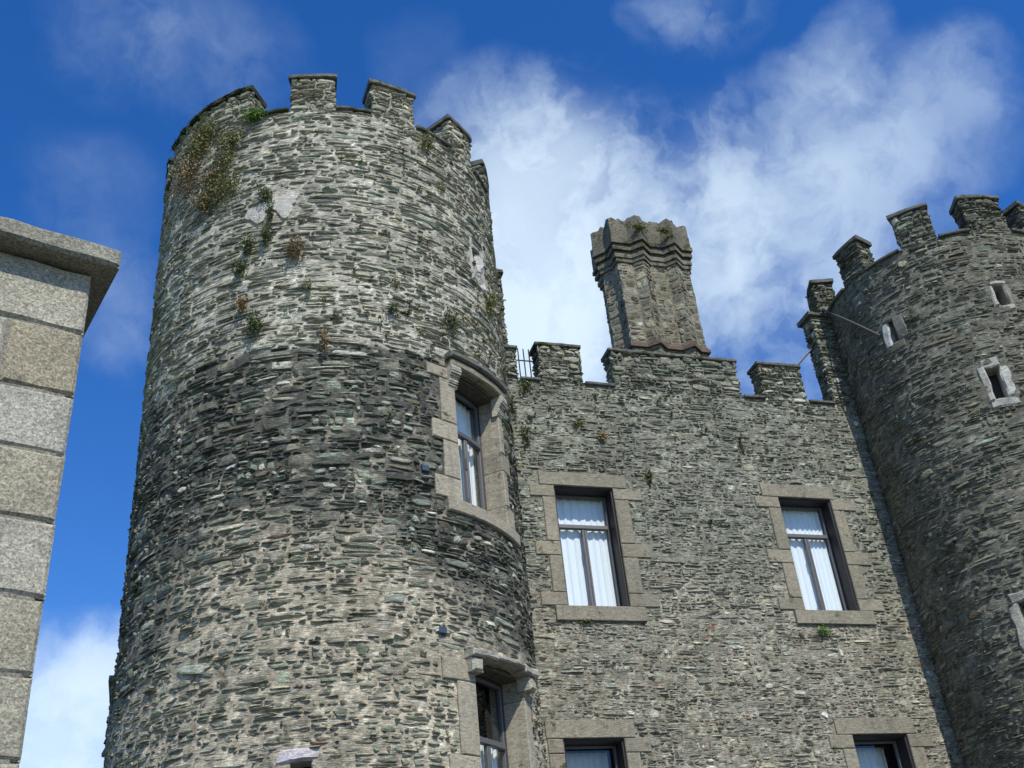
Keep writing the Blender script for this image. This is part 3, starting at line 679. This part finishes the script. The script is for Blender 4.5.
# chimney: a stack of clustered shafts rising behind the parapet
CD = -1.2
PLAN = [(8.14, -.65), (7.96, -.45), (8.14, -.25), (8.14, 0), (8.47, 0), (8.65, .17), (8.86, 0), (9.21, 0), (9.38, .17), (9.59, 0), (9.76, 0), (9.76, -.25), (9.94, -.45), (9.76, -.65), (9.76, -.95), (8.14, -.95)]
def offset(poly, o):
    P = np.array(poly); n = len(P); outp = []
    for i in range(n):
        a, b, c = P[i - 1], P[i], P[(i + 1) % n]
        e1 = (b - a) / np.linalg.norm(b - a); e2 = (c - b) / np.linalg.norm(c - b)
        n1 = np.array([-e1[1], e1[0]]); n2 = np.array([-e2[1], e2[0]])
        k = n1 + n2; k = k / max(.45, 1 + n1 @ n2); outp.append(b + k * o)
    return np.array(outp)
def prism(mb, poly, z0, z1, col, rag=0.0, sub=1):
    P = np.asarray(poly)
    if sub > 1: P = np.concatenate([[P[i] + (P[(i + 1) % len(P)] - P[i]) * t for t in np.linspace(0, 1, sub, endpoint=False)] for i in range(len(P))])
    n = len(P); i = np.arange(n); j = (i + 1) % n
    zt_ = z1 + (rng.uniform(-1, .6, n) * rag if rag else np.zeros(n))
    V = np.concatenate([W(P[:, 0], np.full(n, z0), P[:, 1] + CD), W(P[:, 0], zt_, P[:, 1] + CD), W([P[:, 0].mean()], [zt_.mean() - .05], [P[:, 1].mean() + CD])])
    mb.add(V, [np.stack([i, j, j + n, i + n], 1), np.arange(n)[None][:, ::-1], np.stack([i + n, j + n, np.full(n, 2 * n)], 1)], col)
mb = MB(); z0c, z1c = 11.95, 14.10
prism(mb, offset(PLAN, -.010), 9.2, z1c, (.25, .22, .155))
def chim_col(u, v, w_, h): return pick(len(u), [(.22, .21, .165), (.15, .165, .135), (.25, .275, .255), DARK, (.31, .29, .22), BROWN], [3.5, 3, 2, 1.2, 1.0, 1.2])
def seg_map(p0, p1):
    p0 = np.array(p0); p1 = np.array(p1); e = (p1 - p0) / np.linalg.norm(p1 - p0); nn_ = np.array([-e[1], e[0]])
    def f(a, b, c):
        a, b, c = stack(a, b, c); a, b, c = a.ravel(), b.ravel(), c.ravel()
        return W(p0[0] + e[0] * a + nn_[0] * c, b, p0[1] + e[1] * a + nn_[1] * c + CD)
    return f, np.linalg.norm(p1 - p0)
for i in range(len(PLAN)):
    f, Ln = seg_map(PLAN[i], PLAN[(i + 1) % len(PLAN)])
    stones(mb, f, layout(0, Ln, 10.0, z1c, (.12, .24), (.3, .5), .8, .1), chim_col, (-.006, .010), .012, warp=0, tilt=.003, smear=.15, mort=lambda u, v: np.tile([.25, .225, .165], (len(u), 1)))
ch = mb.obj('chimney', M_rub, rg)
mb = MB(); cc = np.array((.145, .132, .10))
prism(mb, offset(PLAN, .03), 14.08, 14.18, cc, .008, 3); prism(mb, offset(PLAN, .055), 14.18, 14.28, cc * 1.2, .01, 3); prism(mb, offset(PLAN, .035), 14.28, 14.36, cc * .8)
prism(mb, offset(PLAN, .085), 14.36, 14.45, cc, .01, 3); prism(mb, offset(PLAN, .06), 14.45, 14.52, cc * .8); prism(mb, offset(PLAN, .11), 14.52, 14.61, cc, .01, 3)
prism(mb, offset(PLAN, .09), 14.61, 14.90, cc, .01, 4); prism(mb, offset(PLAN, .085), 14.90, 15.20, cc * 1.1, .07, 5)
mb.obj('chimney_cap', M_cope, ch)
mb = MB(); prism(mb, offset(PLAN, .05), 11.96, 12.05, (.14, .10, .078), .03, 9); prism(mb, offset(PLAN, .02), 12.05, 12.11, (.16, .125, .095), .03, 8); mb.obj('brick_course', M_brick, ch)

# low range at the back, seen past the left tower's foot
mb = MB()
SD = lambda u, v, c: W(u, v, np.asarray(c, float) - 3.0)
sr_ = thing('rear_wing', 'sliver of a lower grey wall showing behind the foot of the left tower', 'building', tuple(W(.4, -EYE, -4.5)[0]))
x0, x1 = -.87, 2.5
block(mb, SD, x0, x1, -EYE, 5.9, -3.5, 0, (.24, .23, .2), .01)
stones(mb, SD, layout(x0, x1, -EYE, 5.9, (.1, .2), (.2, .5)), w_col, (.0, .02), .012, warp=0)
SS = side_map(SD, x0, -1); stones(mb, SS, layout(0, 3.4, -EYE, 5.9, (.1, .2), (.2, .5)), w_col, (.0, .02), .012, warp=0)
mb.obj('wall', M_rub_w, sr_)
mb = MB(); block(mb, SD, x0 - .06, x1, 5.9, 6.0, -3.55, .06, (.2, .2, .17), .015, rough=.01); mb.obj('coping', M_cope, sr_)

# ------------------------------------------------------------------ granite pier close by on the left
PT = math.radians(54); PN = np.array([math.cos(PT), -math.sin(PT), 0]); PDv = np.array([math.sin(PT), math.cos(PT), 0])
def pier_map(u, v, c):
    u, v, c = stack(u, v, c); P = -PN[None] * (4.5 - c.reshape(-1, 1)) + PDv[None] * u.reshape(-1, 1); P[:, 2] = v.ravel() + EYE; return P
pp = thing('granite_pier', 'pale granite block pier with a projecting capstone at the left edge', 'pier', tuple(pier_map(-.6, -EYE, -.5)[0]))
mb = MB(); joints = [3.50, 3.145, 2.80, 2.495, 2.17, 1.835, 1.515, 1.19, .86, .53, .2, -.13, -.46, -.8, -1.15, -1.6]
E1 = .838; EL = -2.2
tones = [(.44, .42, .345), (.365, .325, .24), (.44, .43, .37), (.40, .37, .285), (.43, .41, .345), (.40, .375, .295), (.37, .35, .28)]
tones = [(a * 1.03, b, c_ * .93) for a, b, c_ in tones]
for i in range(len(joints) - 1):
    zt_, zb_ = joints[i], joints[i + 1]; br = [E1, .515 - .25 * (i % 2 == 0) * 2.2, -.7 - .3 * (i % 2), -1.5, EL]
    for j in range(4):
        t = np.array(tones[(i + j * 3) % len(tones)]) if (j or i >= len(tones)) else np.array(tones[i])
        block(mb, pier_map, br[j + 1] + .004, br[j] - (.004 if j else 0), zb_ + .003, zt_ - .003, -.06 if 0 < j < 3 else -.95, rng.uniform(-.004, .004), t, .016, rough=.011, jit=.05)
block(mb, pier_map, EL + .03, E1 - .03, -EYE, 3.49, -.92, -.012, (.27, .25, .2), .01)
mb.obj('blockwork', M_gran, pp)
mb = MB(); ov = .115
for (x0, x1) in ((EL - .1, -.55), (-.545, E1 + .10)): block(mb, pier_map, x0, x1, 3.50, 3.61, -1.05, ov, (.30, .285, .215), .016, rough=.012, jit=.05)
mb.obj('capstone', M_gran, pp)

# ------------------------------------------------------------------ ironwork
def tube(mb, pts, r, col=(.05, .05, .05), n=8):
    pts = [np.array(p, float) for p in pts]; rings = []
    for i, p in enumerate(pts):
        d = pts[min(i + 1, len(pts) - 1)] - pts[max(i - 1, 0)]; d /= np.linalg.norm(d)
        a = np.cross(d, [0.3, .2, 1.0] if abs(d[2]) < .9 else [1, 0, 0]); a /= np.linalg.norm(a); b = np.cross(d, a)
        t = np.linspace(0, 2 * np.pi, n, endpoint=False); rings.append(p + r * (np.cos(t)[:, None] * a + np.sin(t)[:, None] * b))
    k = np.arange(n); k2 = (k + 1) % n
    F = [np.stack([i * n + k, i * n + k2, (i + 1) * n + k2, (i + 1) * n + k], 1) for i in range(len(pts) - 1)]
    mb.add(np.concatenate(rings), F + [k[None][:, ::-1], (k + (len(pts) - 1) * n)[None]], col)
rl = thing('iron_railing', 'short dark iron railing of upright bars in the gap beside the left tower', 'railing', tuple(W(5.5, ZP + .06, -.30)[0]))
for x in (5.36, 5.46, 5.56, 5.66, 5.76):
    mb = MB(); tube(mb, [V(x, ZP + .05, -.33), V(x, 10.98, -.33), V(x, 11.05, -.33)], .011); mb.obj('bar', M_iron, rl)
for z in (10.35, 10.80):
    mb = MB(); tube(mb, [V(5.25, z, -.33), V(5.85, z, -.33)], .012); mb.obj('rail', M_iron, rl)
mb = MB(); tube(mb, [V(10.88, 11.02, -.25), V(11.47, 11.60, -.25)], .022)
for p in (V(10.88, 11.02, -.25), V(11.46, 11.59, -.25)): tube(mb, [p + np.array([0, 0, -.05]), p + np.array([0, 0, .03])], .04)
tag(mb.obj('metal_strut', M_zinc), 'thin grey metal strut between the rightmost flat wall merlon and the tall pier', 'strut')

# ------------------------------------------------------------------ plants rooted in the walls
def hit_t(px, py, T, d, az):
    r = ray(px, py); e = math.hypot(r.x, r.y); a = math.atan2(r.x, r.y) - math.radians(az)
    b = d * math.cos(a); t = b - math.sqrt(max(T.R ** 2 - d * d + b * b, 0)); P = np.array([r.x / e * t, r.y / e * t, r.z / e * t + EYE])
    n = np.array([P[0] - T.cen[0], P[1] - T.cen[1], 0]); return P, n / np.linalg.norm(n)
def hit_w(px, py, c=0.0):
    r = ray(px, py); den_ = -(r.x * NW[0] + r.y * NW[1]); s = (D_WALL - c) / den_; return np.array([r.x * s, r.y * s, r.z * s + EYE]), NW
COLS = dict(green=[(.06, .078, .028), (.085, .10, .04), (.045, .055, .024)], olive=[(.115, .115, .038), (.075, .085, .03), (.15, .135, .05)],
            brown=[(.15, .10, .05), (.11, .085, .045), (.19, .14, .065)], bright=[(.09, .17, .03), (.12, .20, .04), (.06, .10, .03)], darkmoss=[(.028, .036, .012), (.04, .048, .016), (.02, .026, .01)], moss=[(.10, .10, .02), (.14, .13, .03), (.06, .07, .02)])
def plant(P, n, sx, sz, kind, num, leaf=.05, depth=.10, name='wall_plant', hang=.3):
    mb = MB(); n = np.array(n, float); t = np.array([n[1], -n[0], 0]); t /= np.linalg.norm(t); up = np.array([0, 0, 1.0])
    ncl = max(2, num // 14); cl = np.clip(rng.normal(0, .30, (ncl, 2)), -.55, .55); cl[:, 1] -= hang * np.abs(rng.normal(0, .6, ncl))
    k = rng.integers(0, ncl, num); q = cl[k] + rng.normal(0, .20, (num, 2))
    dep = np.abs(rng.normal(0, .45, num)) * depth * (1.1 - .5 * np.clip(np.abs(q).max(1), 0, 1)) + .012
    ctr = P + np.outer(q[:, 0] * sx, t) + np.outer(q[:, 1] * sz, up) + np.outer(dep, n)
    pal = np.array(COLS[kind]); col = 1.7 * pal[rng.integers(0, 3, num)] * np.exp(rng.normal(0, .25, (num, 1)))
    ax = rng.normal(0, 1, (num, 3)) + n * .5; ax /= np.linalg.norm(ax, axis=1)[:, None]
    bx = np.cross(ax, rng.normal(0, 1, (num, 3))); bx /= np.linalg.norm(bx, axis=1)[:, None]; nx = np.cross(ax, bx)
    s = leaf * rng.uniform(.5, 1.2, (num, 1))
    pts = np.stack([ctr - ax * s * .6, ctr + bx * s * .32 + nx * s * .1, ctr + ax * s * .6, ctr - bx * s * .32 + nx * s * .1], 1)
    mb.add(pts.reshape(-1, 3), [np.arange(num * 4).reshape(-1, 4)], np.repeat(col, 4, 0))
    # short stems that hold the leaves to the joint they grow from
    for i in range(min(14, ncl)):
        e = P + t * cl[i, 0] * sx + up * cl[i, 1] * sz + n * depth * .35; tube(mb, [P - n * .03, (P + e) / 2 + n * .02, e], .004, (.08, .06, .035), 5)
    return mb.obj(name, M_leaf)
A1 = (T1, 14.5, -11.0)
for ph in (-64, -57, -50, -43, -36, -30):
    P = T1(deg(ph) * R1, 13.24, .03)[0]; n = T1(deg(ph) * R1, 13.24, 1.03)[0] - P
    tag(plant(P - np.array([0, 0, .05]), n, .20, .022, 'darkmoss', 150, .026, .03, 'moss_clump', .2), 'dark moss clump on the coping of the long mossy merlon', 'moss', 'dark moss clumps along the long mossy coping')
BIG = [(222, 190, .40, .32, 'olive', 520, 'largest olive green bush hanging on the left tower below its long mossy merlon'),
       (226, 160, .26, .26, 'olive', 220, 'olive tuft above the largest bush on the left tower'),
       (214, 178, .22, .12, 'brown', 160, 'rusty brown tuft just above the largest bush on the left tower'),
       (192, 172, .5, .5, 'brown', 420, 'reddish brown growth at the left tower rim, left of the largest bush'),
       (208, 133, .34, .16, 'olive', 260, 'mixed green growth right under the coping of the long mossy merlon'),
       (232, 142, .26, .16, 'olive', 200, 'olive growth under the right half of the long mossy merlon'),
       (202, 150, .30, .26, 'olive', 260, 'olive growth at the left rim between the coping and the reddish brown growth'),
       (206, 205, .16, .18, 'brown', 160, 'small rusty tuft left of the largest bush on the left tower'),
       (258, 117, .22, .10, 'bright', 220, 'bright green weed in the crenel right of the long mossy merlon'),
       (266, 196, .12, .16, 'green', 120, 'small dark green weed above the split in the pale mortar patch'),
       (272, 212, .05, .26, 'green', 90, 'thin dark stem of weed splitting the pale mortar patch'),
       (268, 235, .08, .24, 'green', 140, 'slender green weed trailing just below the pale mortar patch'),
       (251, 246, .12, .16, 'green', 150, 'dark green clump left of the slender weed below the mortar patch'),
       (242, 268, .13, .18, 'green', 150, 'dark green clump lower left of the mortar patch'),
       (295, 250, .17, .22, 'brown', 220, 'brown dying bush right of the pale mortar patch'),
       (244, 306, .08, .20, 'brown', 110, 'brown upright weed above the lowest green bush on the left tower'),
       (255, 326, .16, .18, 'green', 190, 'lowest green bush on the left tower, above the dark band'),
       (324, 341, .07, .16, 'brown', 90, 'lone brown weed at the top edge of the dark band'),
       (309, 289, .06, .09, 'green', 45, 'tiny green weed midway between the brown bush and the dark band'),
       (390, 310, .12, .07, 'green', 70, 'low green weed on the left tower up left of its upper window'),
       (449, 320, .16, .28, 'green', 150, 'green weed patch directly above the hood of the upper curved window'),
       (424, 142, .16, .22, 'olive', 130, 'olive weeds spilling from the crenel left of the pointed merlon'),
       (487, 305, .12, .40, 'olive', 170, 'olive growth under the pale loop at the left tower right edge')]
for (px, py, sx, sz, kind, num, lab) in BIG:
    P, n = hit_t(px, py, *A1); tag(plant(P, n, sx * 1.15, sz * 1.15, kind, int(num * 2.6), .034, .19, 'wall_shrub' if num > 150 else 'wall_plant'), lab, 'plant')
for (px, py, sx, sz, kind, num, lab) in [
        (525, 386, .20, .22, 'green', 130, 'green weeds under the railing, beside the left tower'),
        (524, 432, .13, .28, 'green', 140, 'long green weed low beside the upper hood of the left tower'),
        (512, 408, .08, .35, 'green', 110, 'narrow green creeper in the corner of tower and flat wall'),
        (576, 424, .14, .14, 'olive', 70, 'olive weed under the gap between the two left merlons of the flat wall'),
        (604, 437, .16, .12, 'brown', 100, 'brown weed on the flat wall above the upper left window'),
        (648, 477, .10, .16, 'green', 110, 'green weed on the flat wall right of the upper left window lintel'),
        (740, 443, .05, .16, 'green', 60, 'small upright weed high on the flat wall under the gap right of the long merlon'),
        (824, 629, .14, .10, 'bright', 110, 'bright fern under the sill of the upper right window'),
        (584, 622, .18, .05, 'green', 60, 'thin strip of green under the sill of the upper left window'),
        (711, 523, .06, .10, 'green', 45, 'small green weed on the flat wall midway between the upper windows')]:
    P, n = hit_w(px, py); tag(plant(P, n, sx, sz, kind, num, .045), lab, 'plant')
for (px, py, lab) in [(637, 228, 'yellow green moss cushion on the middle of the chimney top'), (664, 232, 'yellow green moss cushion right of the middle on the chimney top')]:
    P, n = hit_w(px, py, CD + .26); tag(plant(P, n, .24, .09, 'moss', 420, .034, .14, 'moss_cushion'), lab, 'moss')
for i in range(90):
    ph = rng.normal(35, 20); z = rng.uniform(8.4, 12.3) if rng.random() > .2 else rng.uniform(5.5, 8.2)
    if not -60 < ph < 74 or (30 < ph < 66 and z < 8.7): continue
    P = T1(deg(ph) * R1, z, .01)[0]; n = P - np.array([T1.cen[0], T1.cen[1], P[2]]); n /= np.linalg.norm(n)
    tag(plant(P, n, rng.uniform(.03, .09), rng.uniform(.03, .08), ['green', 'olive', 'brown', 'olive'][i % 4], int(rng.integers(14, 32)), .035, .06),
        'tiny weed tuft growing from a joint of the left round tower', 'plant', 'tiny weed tufts in the joints of the left tower')
for i in range(34):
    u = rng.uniform(5.3, 11.3); z = 10.1 - abs(rng.normal(0, 1.0))
    if z < 8.5: continue
    P = W(u, z, .01)[0]
    tag(plant(P, NW, rng.uniform(.03, .08), rng.uniform(.04, .09), ['green', 'olive', 'brown'][i % 3], int(rng.integers(14, 30)), .035, .05),
        'tiny weed tuft growing from a joint near the top of the flat wall', 'plant', 'tiny weed tufts in the joints of the flat wall')
# a grey pipe running from the outermost merlon against the right tower
def ray_at(px, py, hd): r = ray(px, py); t = hd / math.hypot(r.x, r.y); return np.array([r.x * t, r.y * t, r.z * t + EYE])
P1, n1_ = hit_t(881, 336, T2, D2, 25.35)
mb = MB(); 
def t2p(px, py, o): P, n = hit_t(px, py, T2, D2, 25.35); return P + n * o
tube(mb, [ray_at(806, 297, 19.72), ray_at(817, 302.5, 19.45), t2p(832, 311, .12), t2p(845, 317.5, .09), t2p(862, 326, .07), P1 + n1_ * .02], .02, (.2, .2, .2), 12)
tag(mb.obj('metal_pipe', plain('dull_grey_metal', (.085, .083, .075), .6)), 'dull grey pipe running down from the outermost merlon across the face of the right tower', 'pipe')
